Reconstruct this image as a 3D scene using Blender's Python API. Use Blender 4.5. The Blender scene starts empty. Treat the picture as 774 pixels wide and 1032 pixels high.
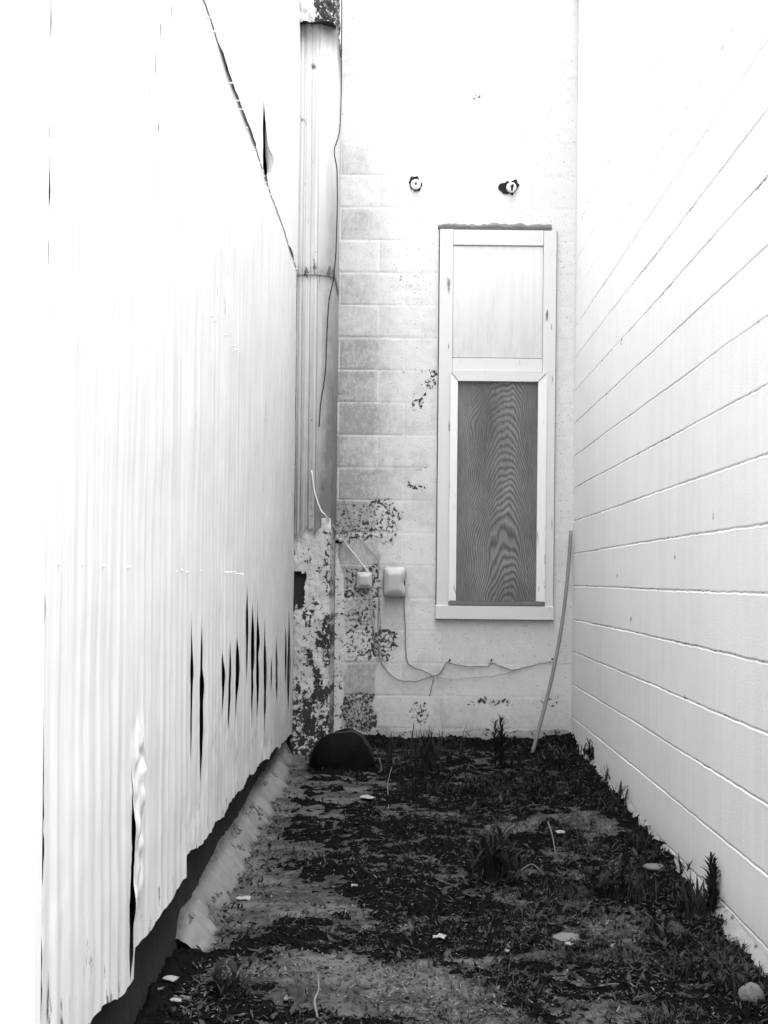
import bpy, bmesh, math, random
import numpy as np
from mathutils import Vector
random.seed(7)
rng = np.random.default_rng(11)
sc = bpy.context.scene
COL = sc.collection
# ------------------------------------------------------------------ layout (metres)
EYE = 1.15            # camera height; camera at x=0, y=0 looking along +Y
F = 1000.0            # focal length in pixels of the 774 px wide photograph
VX, VY, ROLL = 407.3, 585.2, 0.010
YB, YP = 6.20, 5.75   # block wall at the end, front of the pier
XL, XR = -0.64, 1.054 # corrugated wall, block wall on the right
YC = 1.70             # near corner of the corrugated shed
XPR = -0.427          # right side of the pier

def ray(x, y):
    dx, dy = x - VX, y - VY
    return (dx + dy * ROLL) / F, -(dy - dx * ROLL) / F
def W(x, y, Y=YB):
    a, b = ray(x, y); return a * Y, EYE + b * Y
def L(x, y, X=XL):
    a, b = ray(x, y); Y = X / a; return Y, EYE + b * Y
def Rw(x, y): return L(x, y, XR)
def zg(Y):            # fall of the ground towards the open end
    Y = np.asarray(Y, float)
    return np.where(Y > 1.5, 0.15 - 0.04 * (6.2 - Y), 0.15 - 0.04 * 4.7)
def G(x, y):
    a, b = ray(x, y); Y = (1.15 + 0.098) / (-b + 0.04); return a * Y, Y

# ------------------------------------------------------------------ noise
def _h(i, j, s):
    n = np.sin(i * 127.1 + j * 311.7 + s * 74.7) * 43758.5453
    return n - np.floor(n)
def vn(x, y, s=0):
    x = np.asarray(x, float); y = np.asarray(y, float)
    i, j = np.floor(x), np.floor(y); u, v = x - i, y - j
    u = u * u * (3 - 2 * u); v = v * v * (3 - 2 * v)
    a, b, c, d = _h(i, j, s), _h(i + 1, j, s), _h(i, j + 1, s), _h(i + 1, j + 1, s)
    return (a * (1 - u) + b * u) * (1 - v) + (c * (1 - u) + d * u) * v
def fbm(x, y, s=0, o=4):
    t = 0; a = .5; n = 0
    for k in range(o):
        t = t + a * vn(x * 2 ** k, y * 2 ** k, s + k * 13); n += a; a *= .5
    return t / n
def smooth(a, b, x):
    t = np.clip((x - a) / (b - a), 0, 1); return t * t * (3 - 2 * t)

# ------------------------------------------------------------------ materials (the photograph is black and white)
def mat(name, base, rough=.85, var=.08, vscale=3., stretch=(1, 1, 1), bump=.15, bscale=90., bdist=.002,
        dirt_shade=None, peel=None, pscale=40., pstretch=(1, 1, 1), speck=0., speckscale=60., speckcol=.07, metal=0., streak=0., spec=.3, dirtlo=.25, dscale=11.):
    m = bpy.data.materials.new(name); m.use_nodes = True
    nt = m.node_tree; N = nt.nodes; K = nt.links; bs = N['Principled BSDF']
    bs.inputs['Roughness'].default_value = rough; bs.inputs['Metallic'].default_value = metal
    bs.inputs['Specular IOR Level'].default_value = spec
    tc = N.new('ShaderNodeTexCoord')
    def mp(st):
        q = N.new('ShaderNodeMapping'); K.new(tc.outputs['Object'], q.inputs[0]); q.inputs['Scale'].default_value = st; return q.outputs[0]
    def noise(sc_, st=(1, 1, 1), det=5, rgh=.6, dis=0):
        q = N.new('ShaderNodeTexNoise'); K.new(mp(st), q.inputs['Vector']); q.inputs['Scale'].default_value = sc_
        q.inputs['Detail'].default_value = det; q.inputs['Roughness'].default_value = rgh; q.inputs['Distortion'].default_value = dis; return q.outputs[0]
    def mth(op, a, b=0., c=0., clamp=False):
        q = N.new('ShaderNodeMath'); q.operation = op; q.use_clamp = clamp
        for i, v in enumerate((a, b, c)):
            if isinstance(v, (int, float)): q.inputs[i].default_value = v
            else: K.new(v, q.inputs[i])
        return q.outputs[0]
    def mix(f, a, b):   # scalar mix
        q = N.new('ShaderNodeMix'); q.data_type = 'FLOAT'
        for i, v in zip((0, 2, 3), (f, a, b)):
            if isinstance(v, (int, float)): q.inputs[i].default_value = v
            else: K.new(v, q.inputs[i])
        return q.outputs[0]
    def attr(n):
        q = N.new('ShaderNodeAttribute'); q.attribute_name = n; return q.outputs['Fac']
    n1 = noise(vscale, stretch)
    val = mth('MULTIPLY', base, mth('ADD', 1., mth('MULTIPLY', mth('SUBTRACT', n1, .5), 2 * var)))
    if streak:
        n3 = noise(1., (38, 38, .9), 4, .6)
        val = mth('MULTIPLY', val, mth('SUBTRACT', 1., mth('MULTIPLY', streak, mth('MULTIPLY', mth('SUBTRACT', n3, .42), 4., clamp=True))))
    if dirt_shade is not None:
        nd = noise(dscale, (1, 1, .6), 6, .75); a = attr('dirt_shade')
        f = mth('MULTIPLY', a, mth('ADD', dirtlo, mth('MULTIPLY', nd, 2 * (1 - dirtlo))), clamp=True)
        val = mix(f, val, dirt_shade)
    if peel is not None:
        np_ = noise(pscale, pstretch, 6, .65, .3); a = attr('peel')
        f = mth('MULTIPLY', mth('SUBTRACT', mth('ADD', np_, mth('MULTIPLY', a, .6)), .80), 14., clamp=True)
        val = mix(f, val, peel)
    if speck:
        ns = noise(speckscale, pstretch, 3, .5)
        f = mth('MULTIPLY', mth('SUBTRACT', ns, 1 - speck), 25., clamp=True)
        val = mix(f, val, speckcol)
    cc = N.new('ShaderNodeCombineColor')
    for i in range(3): K.new(val, cc.inputs[i])
    K.new(cc.outputs[0], bs.inputs['Base Color'])
    if bump:
        nb = noise(bscale, (1, 1, 1), 4, .6)
        b = N.new('ShaderNodeBump'); b.inputs['Strength'].default_value = bump; b.inputs['Distance'].default_value = bdist
        K.new(nb, b.inputs['Height']); K.new(b.outputs[0], bs.inputs['Normal'])
    return m
M = {}
M['back'] = mat('painted_block', .65, .9, .05, 2.5, bump=.7, bscale=120, bdist=.003, dirt_shade=.30, peel=.035, pscale=46, speck=.37, speckscale=75, speckcol=.38, dscale=42., dirtlo=-.35)
M['right'] = mat('smooth_painted_block', .82, .85, .05, 1.6, (1, 1, .5), bump=.7, bscale=140, bdist=.0015, dirt_shade=.36, peel=.20, pscale=30, streak=.05)
M['metal'] = mat('painted_sheet_metal', .77, .75, .05, 2.0, (1, 1, .35), bump=.12, bscale=60, bdist=.002, dirt_shade=.36, peel=.10, pscale=26, pstretch=(1, 1, .25), streak=.17, spec=.2)
M['clad'] = mat('stained_sheet_metal', .66, .6, .06, 3, (1, 1, .3), bump=.1, bscale=60, dirt_shade=.13, peel=.08, pscale=22, pstretch=(1, 1, .4), streak=.22, dirtlo=.6)
M['trim'] = mat('trim_paint', .78, .6, .04, 3, bump=.1, bscale=50, speck=.27, speckscale=22, speckcol=.3)
M['plaster'] = mat('peeling_plaster', .62, .9, .15, 6, bump=.9, bscale=60, bdist=.006, dirt_shade=.22, peel=.028, pscale=44)
M['dark'] = mat('unlit_dark', .03, .9, .2)  # near-black colour for gaps and hollows that only shade darkens
M['found'] = mat('dark_foundation', .013, .95, .7, 9, (1, 1, .5), bump=.6, bscale=35, bdist=.006)  # even near-black base colour
M['apron'] = mat('mortar_skirt', .19, .9, .3, 9, bump=.6, bscale=45, bdist=.004, dirt_shade=.045, peel=.04, pscale=42, dscale=30., dirtlo=0.)
M['frame'] = mat('window_trim_paint', .62, .6, .05, 4, (1, 1, .3), bump=.12, bscale=50, speck=.31, speckscale=16, speckcol=.16, peel=None, pstretch=(2.4, 2.4, .28))
M['frame2'] = mat('casing_paint', .76, .55, .03, 4, (1, 1, .3), bump=.12, bscale=50, speck=.36, speckscale=20, speckcol=.2, pstretch=(2.4, 2.4, .3))
M['panel'] = mat('upper_board_paint', .70, .6, .05, 4, (3, 3, .3), bump=.12, bscale=40, peel=.45, pscale=22, pstretch=(3, 3, .18), dirt_shade=.4, streak=.08)
M['mortar'] = mat('grey_mortar', .17, .95, .35, 14, bump=1., bscale=60, bdist=.006)
M['concrete'] = mat('old_concrete', .078, .9, .55, 9, bump=.6, bscale=90, bdist=.004, speck=.36, speckscale=30, speckcol=.03, dirt_shade=.022)
M['far'] = mat('lot_asphalt', .12, .9, .2, 2, bump=.3)
M['soil'] = mat('dark_soil', .006, .95, .9, 40, bump=1., bscale=70, bdist=.01, spec=.0)
M['leafd'] = mat('weed_leaf', .022, .7, .4, 8, bump=0, spec=.05)
M['leafm'] = mat('weed_leaf_pale', .040, .7, .4, 8, bump=0, spec=.05)
M['dry'] = mat('dry_leaf', .042, .9, .6, 14, bump=0, spec=.05)
M['dryl'] = mat('pale_dry_leaf', .13, .9, .6, 14, bump=0, spec=.05)
M['moss'] = mat('dark_litter', .009, .9, .5, 14, bump=0, spec=.0)
M['chip'] = mat('pale_chip', .24, .8, .2, 20, bump=.3)
M['foot'] = mat('splashed_mortar', .34, .9, .3, 14, bump=.9, bscale=60, bdist=.006, dirt_shade=.10, peel=.04, pscale=24)
M['stone'] = mat('grey_stone', .13, .9, .35, 20, bump=.5)
M['black'] = mat('black_vinyl', .003, .7, .6, 14, bump=.8, bscale=22, bdist=.010, spec=.05)
M['blackt'] = mat('black_vinyl_piping', .020, .5, .2, 8, bump=0, spec=.5)
M['wire'] = mat('pale_cable', .62, .6, .1, 20, bump=0)
M['wireg'] = mat('grey_cable', .22, .7, .4, 20, bump=0)
M['wireb'] = mat('black_cable', .015, .5, .1, bump=0)
M['box'] = mat('grey_box_paint', .44, .5, .10, 14, bump=.15, bscale=40, speck=.33, speckscale=40, speckcol=.3, spec=.5)
M['pole'] = mat('weathered_pole', .2, .7, .25, 10, (1, 1, .2), bump=.2)

def plywood():
    m = bpy.data.materials.new('weathered_plywood'); m.use_nodes = True
    nt = m.node_tree; N = nt.nodes; K = nt.links; bs = N['Principled BSDF']; bs.inputs['Roughness'].default_value = .8
    bs.inputs['Specular IOR Level'].default_value = .2
    tc = N.new('ShaderNodeTexCoord'); sp = N.new('ShaderNodeSeparateXYZ'); K.new(tc.outputs['Object'], sp.inputs[0])
    def mth(op, a, b=0., clamp=False):
        q = N.new('ShaderNodeMath'); q.operation = op; q.use_clamp = clamp
        for i, v in enumerate((a, b)):
            if isinstance(v, (int, float)): q.inputs[i].default_value = v
            else: K.new(v, q.inputs[i])
        return q.outputs[0]
    def noise(scl, st, det=3):
        q0 = N.new('ShaderNodeMapping'); K.new(tc.outputs['Object'], q0.inputs[0]); q0.inputs['Scale'].default_value = st
        q = N.new('ShaderNodeTexNoise'); K.new(q0.outputs[0], q.inputs['Vector']); q.inputs['Scale'].default_value = scl; q.inputs['Detail'].default_value = det; return q.outputs[0]
    X, Z = sp.outputs[0], sp.outputs[2]
    wob = mth('MULTIPLY', mth('SUBTRACT', noise(1.6, (.4, 1, 1), 2), .5), .26)
    dx = mth('SUBTRACT', mth('ADD', X, wob), PLYX)
    par = mth('MULTIPLY', mth('MULTIPLY', dx, dx), 14.)
    n = mth('MULTIPLY', mth('SUBTRACT', noise(1.5, (2.6, 1, .7), 2), .5), .80)
    n2 = mth('MULTIPLY', mth('SUBTRACT', noise(9., (2.2, 1, .8), 3), .5), .05)
    u = mth('ADD', mth('ADD', Z, par), mth('ADD', n, n2))
    s = mth('SINE', mth('MULTIPLY', u, 6.2832 / .056))
    s = mth('ADD', mth('MULTIPLY', s, .5), .5)
    s = mth('POWER', s, .8)
    s2 = mth('ADD', mth('MULTIPLY', mth('SINE', mth('MULTIPLY', u, 6.2832 / .021)), .5), .5)
    blot = noise(3.2, (1.2, 1, .5), 4)
    pores = noise(60., (6, 1, .25), 4)
    con = mth('ADD', .25, mth('MULTIPLY', mth('SUBTRACT', noise(2.6, (1.3, 1, .8), 2), .30), 2.4, clamp=True))
    v = mth('ADD', .075, mth('MULTIPLY', mth('MULTIPLY', s, con), .115))
    v = mth('ADD', v, mth('MULTIPLY', s2, .02))
    v = mth('ADD', v, mth('MULTIPLY', mth('SUBTRACT', pores, .5), .17))
    v = mth('MULTIPLY', v, mth('ADD', .58, mth('MULTIPLY', blot, 1.05)))
    cc = N.new('ShaderNodeCombineColor')
    for i in range(3): K.new(v, cc.inputs[i])
    K.new(cc.outputs[0], bs.inputs['Base Color'])
    b = N.new('ShaderNodeBump'); b.inputs['Strength'].default_value = .3; b.inputs['Distance'].default_value = .002
    K.new(s, b.inputs['Height']); K.new(b.outputs[0], bs.inputs['Normal'])
    return m

# ------------------------------------------------------------------ object helpers
def wloc(o):
    p = Vector((0, 0, 0))
    while o is not None: p = p + o.location; o = o.parent
    return p
def thing(name, label, cat, loc=(0, 0, 0), group=None):
    o = bpy.data.objects.new(name, None); COL.objects.link(o); o.location = loc
    o['label'] = label; o['category'] = cat
    if group: o['group'] = group
    return o
def tag(o, label, cat, group=None):
    o['label'] = label; o['category'] = cat
    if group: o['group'] = group
    return o
def mesh(name, V, Fc, mt, parent=None, origin=None, smooth_=True, attrs=None, label=None, kind=None, mi=None):
    V = np.asarray(V, np.float32).reshape(-1, 3)
    base = wloc(parent) if parent is not None else Vector(origin or (0, 0, 0))
    V = V - np.array(base, np.float32)
    me = bpy.data.meshes.new(name)
    if isinstance(Fc, np.ndarray):
        n = len(Fc); k = Fc.shape[1]
        me.vertices.add(len(V)); me.vertices.foreach_set('co', V.ravel())
        me.loops.add(n * k); me.loops.foreach_set('vertex_index', Fc.astype(np.int32).ravel())
        me.polygons.add(n); me.polygons.foreach_set('loop_start', np.arange(0, n * k, k, dtype=np.int32))
        me.update(calc_edges=True); me.validate()
    else:
        me.from_pydata([tuple(map(float, v)) for v in V], [], Fc); me.update()
    for m_ in (mt if isinstance(mt, list) else [mt]): me.materials.append(m_)
    if mi is not None: me.polygons.foreach_set('material_index', np.asarray(mi, np.int32))
    me.polygons.foreach_set('use_smooth', [smooth_] * len(me.polygons))
    if attrs:
        for k, a in attrs.items():
            at = me.attributes.new(k, 'FLOAT', 'POINT'); at.data.foreach_set('value', np.asarray(a, np.float32).ravel())
    o = bpy.data.objects.new(name, me); COL.objects.link(o)
    if parent is not None: o.parent = parent
    else: o.location = base
    if label: o['label'] = label
    if kind: o['kind'] = kind
    return o
def gridf(nu, nv, keep=None, flip=False):   # quads of a (nu, nv) vertex grid stored u-major
    i, j = np.meshgrid(np.arange(nu - 1), np.arange(nv - 1), indexing='ij')
    a = i * nv + j
    q = np.stack([a, a + nv, a + nv + 1, a + 1], -1).reshape(-1, 4)
    if flip: q = q[:, ::-1]
    if keep is not None: q = q[keep.reshape(-1)]
    return q
class MB:
    def __init__(s): s.v = []; s.f = []
    def add(s, V, Fc):
        n = len(s.v); s.v += [tuple(v) for v in V]; s.f += [tuple(i + n for i in f) for f in Fc]; return s
    def box(s, x0, y0, z0, x1, y1, z1, bev=0., jit=0.):
        bm = bmesh.new(); bmesh.ops.create_cube(bm, size=1)
        for v in bm.verts:
            v.co = Vector(((x0 + x1) / 2 + v.co.x * (x1 - x0), (y0 + y1) / 2 + v.co.y * (y1 - y0), (z0 + z1) / 2 + v.co.z * (z1 - z0)))
        if bev: bmesh.ops.bevel(bm, geom=bm.edges[:], offset=bev, segments=2, affect='EDGES', profile=.6)
        bm.verts.index_update()
        s.add([v.co + Vector([random.uniform(-jit, jit) for _ in range(3)]) for v in bm.verts], [[v.index for v in f.verts] for f in bm.faces]); bm.free(); return s
    def tube(s, pts, r, n=8, closed_ends=True):
        pts = [Vector(p) for p in pts]; R = r if isinstance(r, (list, tuple)) else [r] * len(pts)
        base = len(s.v); up = Vector((.13, .21, .97))
        for i, p in enumerate(pts):
            t = (pts[min(i + 1, len(pts) - 1)] - pts[max(i - 1, 0)]).normalized()
            if abs(t.dot(up)) > .95: up = Vector((.9, .3, .1))
            a = t.cross(up).normalized(); b = t.cross(a).normalized()
            for k in range(n):
                an = 2 * math.pi * k / n; s.v.append(tuple(p + (a * math.cos(an) + b * math.sin(an)) * R[i]))
        for i in range(len(pts) - 1):
            for k in range(n):
                q = base + i * n; s.f.append((q + k, q + (k + 1) % n, q + n + (k + 1) % n, q + n + k))
        if closed_ends:
            s.f.append(tuple(base + k for k in range(n))[::-1]); q = base + (len(pts) - 1) * n; s.f.append(tuple(q + k for k in range(n)))
        return s
    def obj(s, name, mt, parent=None, origin=None, sm=False, label=None, kind=None):
        return mesh(name, s.v, s.f, mt, parent, origin, sm, label=label, kind=kind)
def spline(pts, n=8):
    P = [Vector(p) for p in pts]; P = [P[0] * 2 - P[1]] + P + [P[-1] * 2 - P[-2]]; out = []
    for i in range(1, len(P) - 2):
        for k in range(n):
            t = k / n; a, b, c, d = P[i - 1], P[i], P[i + 1], P[i + 2]
            out.append(.5 * ((2 * b) + (c - a) * t + (2 * a - 5 * b + 4 * c - d) * t * t + (3 * b - a - 3 * c + d) * t ** 3))
    out.append(P[-2]); return out
def axis(a, b, step, marks=()):   # grid line positions with extra lines at joints
    base = list(np.linspace(a, b, max(2, int(round((b - a) / step)) + 1)))
    ext = [m for m in marks if a < m < b]
    base = [q for q in base if all(abs(q - e) > step * .3 for e in ext)]
    return np.array(sorted(base + ext))

# ------------------------------------------------------------------ sky, sun, camera
w = bpy.data.worlds.new('World'); sc.world = w; w.use_nodes = True
nt = w.node_tree; bg = nt.nodes['Background']
sky = nt.nodes.new('ShaderNodeTexSky'); sky.sky_type = 'NISHITA'; sky.sun_disc = False
EL, AZ = math.radians(79), math.radians(125)
sky.sun_elevation = EL; sky.sun_rotation = AZ; sky.air_density = 1.; sky.dust_density = 4.
bw = nt.nodes.new('ShaderNodeRGBToBW'); nt.links.new(sky.outputs[0], bw.inputs[0]); nt.links.new(bw.outputs[0], bg.inputs[0])
bg.inputs[1].default_value = .06
sd = Vector((math.sin(AZ) * math.cos(EL), math.cos(AZ) * math.cos(EL), math.sin(EL)))
sl = bpy.data.lights.new('Sun', 'SUN'); sl.energy = 1.5; sl.angle = math.radians(110); sl.color = (1, 1, 1)
so = bpy.data.objects.new('Sun', sl); COL.objects.link(so); so.rotation_euler = sd.to_track_quat('Z', 'Y').to_euler(); so.location = (3, -6, 12)
sc.view_settings.view_transform = 'Standard'; sc.view_settings.look = 'None'; sc.view_settings.exposure = EXPO = 2.75
cam = bpy.data.cameras.new('Camera'); co = bpy.data.objects.new('Camera', cam); COL.objects.link(co); sc.camera = co
cam.sensor_fit = 'VERTICAL'; cam.sensor_height = 36; cam.lens = 36 * F / 1032; cam.clip_end = 500; cam.clip_start = .05
cam.shift_x = -(VX - 387) / 1032; cam.shift_y = (VY - 516) / 1032
co.location = (0, 0, EYE); co.rotation_euler = (math.pi / 2, 0, 0)
co.rotation_mode = 'XYZ'
from mathutils import Matrix
co.rotation_euler = (Matrix.Rotation(math.pi / 2, 4, 'X') @ Matrix.Rotation(ROLL, 4, 'Z')).to_euler()
sc.render.resolution_x, sc.render.resolution_y = 768, 1024
sc.cycles.max_bounces = 10; sc.cycles.diffuse_bounces = 8

# ------------------------------------------------------------------ ground
V = []
ys = [-70, -20, -4, 0, 1.5, 2.5, 4, 6.6]; xs = [-70, -20, -4, -1, 0, 1, 4, 20, 70]
xs_ = np.array(xs, float); ys_ = np.array(ys + [20, 70], float)
X, Y = np.meshgrid(xs_, ys_, indexing='ij')
g = mesh('ground', np.stack([X, Y, np.where(Y < 6.7, zg(np.minimum(Y, 6.2)), .16) - .03], -1), gridf(len(xs_), len(ys_)), M['far'], smooth_=False, kind='structure')
ax = np.arange(-.80, 1.10, .02); ay = np.arange(.9, 6.25, .02)
X, Y = np.meshgrid(ax, ay, indexing='ij')
Z = zg(Y) + (fbm(X * 3, Y * 3, 3) - .5) * .012
PAVE = (X, Y, Z, len(ax), len(ay))

# bare patches of concrete, as ellipses on the ground (pixel centre, half sizes)
BARE = [(400, 1000, 110, 30, .9), (330, 985, 75, 26, .8), (290, 915, 60, 18, .8), (235, 985, 50, 18, .45), (310, 895, 50, 14, .6),
        (290, 855, 40, 10, .5), (330, 800, 50, 9, .75), (300, 820, 40, 7, .5), (560, 825, 60, 8, .8), (615, 833, 26, 9, 1.), (520, 835, 30, 6, .6),
        (530, 968, 60, 6, .7), (640, 935, 50, 8, .45), (575, 948, 16, 8, .8), (660, 885, 22, 7, .6), (350, 925, 30, 12, .5), (600, 1020, 90, 10, .5), (470, 1020, 80, 20, .6),
        (590, 760, 18, 7, .5), (585, 985, 60, 5, .5), (250, 930, 30, 12, .6), (200, 985, 40, 18, .2), (360, 783, 40, 6, .6), (640, 1000, 60, 7, .5)]
def bareness(X, Y):
    z = zg(Y); a = X / Y; b = (z - EYE) / Y
    px = VX + a * F; py = VY - b * F
    wx = (fbm(X * 9, Y * 9, 31) - .5) * 60; wy = (fbm(X * 9, Y * 9, 57) - .5) * 30
    r = np.zeros_like(px)
    for cx, cy, rx, ry, s in BARE:
        d = ((px + wx - cx) / rx) ** 2 + ((py + wy - cy) / ry) ** 2
        r = np.maximum(r, s * (1 - smooth(.35, 1.25, d)))
    return r
def soil_h(X, Y):
    n = fbm(X * 6, Y * 11, 5, 5); n2 = fbm(X * 26, Y * 40, 9, 4); n3 = vn(X * 90, Y * 90, 2)
    n4 = fbm(X * 60, Y * 110, 19, 3)
    h = (n - .43) * .036 + (n2 - .5) * .042 + (n4 - .5) * .022 + (n3 - .5) * .006 + .002
    h = h - bareness(X, Y) * .027
    h = h + smooth(5.75, 6.2, Y) * .022 + smooth(.80, 1.05, X) * .030
    h = h + .050 * smooth(-.52, -.66, X) * smooth(3.06, 2.85, Y) * fbm(X * 12, Y * 9, 44) - .02 * smooth(-.40, -.52, X) * smooth(3., 2.8, Y) * smooth(.5, .6, fbm(X * 14, Y * 12, 46))
    h = h - .03 * smooth(-.45, -.6, X) * smooth(2.9, 3.2, Y)
    return h
X, Y, Z, na, nb_ = PAVE
mesh('concrete_paving', np.stack([X, Y, Z], -1), gridf(na, nb_), M['concrete'], kind='structure',
     attrs={'dirt_shade': np.clip(.75 * smooth(-.016, -.001, soil_h(X, Y)) + .8 * smooth(.45, .75, fbm(X * 4, Y * 13, 87)) + .5 * smooth(.5, .7, fbm(X * 20, Y * 40, 88)), 0, 1)})
ax = np.arange(-.80, 1.10, .009); ay = np.concatenate([np.arange(1.2, 2.4, .02), np.arange(2.4, 6.25, .011)])
X, Y = np.meshgrid(ax, ay, indexing='ij')
H = soil_h(X, Y)
mesh('soil', np.stack([X, Y, zg(Y) + H], -1), gridf(len(ax), len(ay)), M['soil'], kind='structure')
def gz(x, y): return float(zg(y) + max(0., float(soil_h(np.array([x]), np.array([y]))[0])))

# ------------------------------------------------------------------ block wall at the end
bwall = thing('block_wall', 'white painted concrete block wall closing the far end of the passage, with the boarded window', 'wall', (0.3, YB, 0))
jz = 1.243 + .2032 * np.arange(-8, 24)
JA = [-.175 + .406 * k for k in range(-2, 5)]; JB = [-.012 + .406 * k for k in range(-2, 5)]
mx = [q + d for q in JA + JB for d in (-.006, 0, .006)]
mz = [q + d for q in jz for d in (-.006, 0, .006)]
ax = axis(-.80, 1.25, .013, mx); az = axis(-.1, 4.86, .014, mz)
X, Z = np.meshgrid(ax, az, indexing='ij')
row = np.floor((Z - 1.243) / .2032).astype(int)
dz = np.abs((Z - 1.243) - np.round((Z - 1.243) / .2032) * .2032)
offx = np.where(row % 2 == 0, -.012, -.175)
uu = (X - offx) / .406; dxj = np.abs(uu - np.round(uu)) * .406
bid = np.floor(uu) * 17.3 + row * 5.7
tone = _h(bid, row * 1.0, 3)
inH = smooth(.0065, .002, dz); inV = smooth(.0065, .002, dxj)
left_low = smooth(.15, -.35, X) * smooth(4.3, 3.2, Z) * fbm(X * 3, Z * 6, 88) * 1.6  # rises leftwards below the top; deepens the joints
joint = np.maximum(inH * (0.35 + .9 * fbm(X * 8, Z * 8, 4)), inV * (.2 + .6 * fbm(X * 5, Z * 5, 8)))
h = -joint * (.0012 + .0035 * left_low) + (fbm(X * 25, Z * 25, 6) - .5) * .004 + (fbm(X * 3, Z * 3, 16) - .5) * .004
to_left = smooth(.25, -.42, X)  # rises leftwards; strengthens the dark joint lines
dirt_shade = np.zeros_like(X); peel = np.zeros_like(X)
face = 1 - np.maximum(inH, inV)
def bbox(x0, y0, x1, y1, soft=5):
    a, z1 = W((x0), (y0)); b, z0 = W(x1, y1); s = soft / 161.
    wv = (fbm(X * 16, Z * 16, 77, 3) - .5) * .15
    return smooth(a - s, a + s * .2, X + wv) * smooth(b + s, b - s * .2, X + wv) * smooth(z0 - s, z0 + s * .2, Z + wv * .6) * smooth(z1 + s, z1 - s * .2, Z + wv * .6)
# worn grey block faces beside the pier
leftcol = smooth(-.02, -.34, X) * smooth(4.2, 3.6, Z) * smooth(.7, 1.4, Z)
dirt_shade += leftcol * face * (.20 + .75 * tone) * (.45 + .8 * fbm(X * 14, Z * 14, 64))
dirt_shade += face * smooth(.35, -.3, X) * smooth(3.2, 2.0, Z) * (.3 + tone) * .30
dirt_shade += .22 * smooth(.48, .75, fbm(X * 9, Z * 9, 131)) * smooth(3.4, 2.4, Z) * smooth(.9, .1, X)
dirt_shade += .10 * smooth(1.2, .4, Z) + face * (tone - .3) * .10 * smooth(2.8, 1.5, Z)  # low wall darkened to deepen the light falloff, plus splash dirt
dirt_shade += .5 * smooth(.46, .2, Z) * fbm(X * 5, Z * 14, 21)
for (x0, y0, x1, y1, p, dd) in [(338, 506, 402, 546, .60, .35), (342, 547, 380, 571, .32, .75), (346, 571, 383, 603, .66, .5), (345, 604, 378, 638, .60, .4),
        (344, 637, 396, 668, .66, .3), (343, 637, 400, 640.5, .80, 0), (345, 669, 378, 700, .05, .85), (342, 700, 376, 752, .72, 1.), (416, 706, 432, 730, .62, 0), (410, 708, 422, 722, .3, 0),
        (470, 704, 560, 713, .50, .2), (478, 706, 512, 712, .70, .3), (338, 120, 372, 420, .34, .1), (340, 504, 400, 509, .55, 0), (336, 436, 346, 470, .3, .9), (375, 452, 402, 468, .42, 0),
        (400, 272, 432, 296, .44, 0), (385, 590, 412, 622, 0, .30), (425, 498, 436, 506, .3, .0), (408, 486, 434, 492, .75, .2), (416, 470, 430, 474, .6, .2),  # the patch under the larger box paints its shadow
        (426, 372, 434, 392, .62, 0), (419, 395, 423, 412, .85, 0), (423, 110, 433, 150, .40, .1), (424, 150, 428, 330, .36, .05), (340, 735, 580, 752, .50, .35), (380, 700, 400, 740, .30, .2),
        (478, 96, 484, 101, .7, 0), (384, 735, 392, 760, .8, .5), (370, 372, 420, 376, .40, 0), (432, 236, 442, 300, .36, 0), (560, 236, 565, 330, .40, 0), (580, 250, 584, 272, .6, 0),
        (560, 330, 566, 620, .36, .1), (432, 330, 441, 620, .30, 0), (336, 636, 342, 560, .4, 0), (412, 180, 427, 196, .40, 0)]:
    m_ = bbox(x0, y0, x1, y1, 3 if min(x1 - x0, y1 - y0) < 14 else 6)
    peel = np.maximum(peel, m_ * p * (.72 + .55 * fbm(X * 11, Z * 16, 123)) * (.8 if p < .9 else 1.1)); dirt_shade = np.maximum(dirt_shade, m_ * dd * (.4 + .6 * face))
peel = np.maximum(peel, inH * .42 * smooth(4., 2.6, Z) * fbm(X * 6, Z * 3, 90) * (0.5 + to_left))
h = h - (peel > .5) * .0015
# filled window opening stays behind the frame; a paler patch of new paint
nv = len(az)
mesh('wall', np.stack([X, YB - h, Z], -1), gridf(len(ax), nv, flip=False), M['back'], bwall, attrs={'dirt_shade': np.clip(dirt_shade, 0, 1), 'peel': np.clip(peel, 0, 1)})
MB().box(-.80, YB + .02, -.1, 1.25, YB + .2, 4.86).obj('wall_core', M['mortar'], bwall)
MB().box(-.84, YB - .03, 4.86, 1.3, YB + .24, 4.91, .006).obj('coping', M['trim'], bwall)

# window in the end wall (parts: frame boards, upper panel, casing, plywood)
WX0, WX1, WZ0, WZ1 = .202, .928, .918, 3.339
def bz(y): return WZ1 - (y - 233.5) / 161.3
def bx(x): return WX0 + (x - 441.5) / 161.3
yf = YB - .030
win = MB()
def board(mb, x0, z0, x1, z1, ya, yb, bev=.003):
    return mb.box(x0, ya, z0, x1, yb, z1, bev)
xl1, xr0 = WX0 + .083, WX1 - .080
board(win, WX0, WZ0 + .001, xl1, WZ1, yf, YB + .01); board(win, xr0, WZ0 + .001, WX1, WZ1 - .004, yf - .002, YB + .01)
board(win, xl1 + .0015, bz(249), xr0 - .0015, WZ1 - .002, yf + .001, YB + .01)
board(win, xl1 + .0015, bz(376), xr0 - .0015, bz(362.5), yf + .002, YB + .01)
MB().box(WX0 - .005, YB - .006, WZ0 - .008, WX1 + .006, YB + .004, WZ1 + .004).obj('shadow_outline', M['dark'], bwall)  # dark strip painting the shadow line around the frame
fr = win.obj('window', M['frame'], bwall, label='tall boarded window with white painted board frame')
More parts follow.
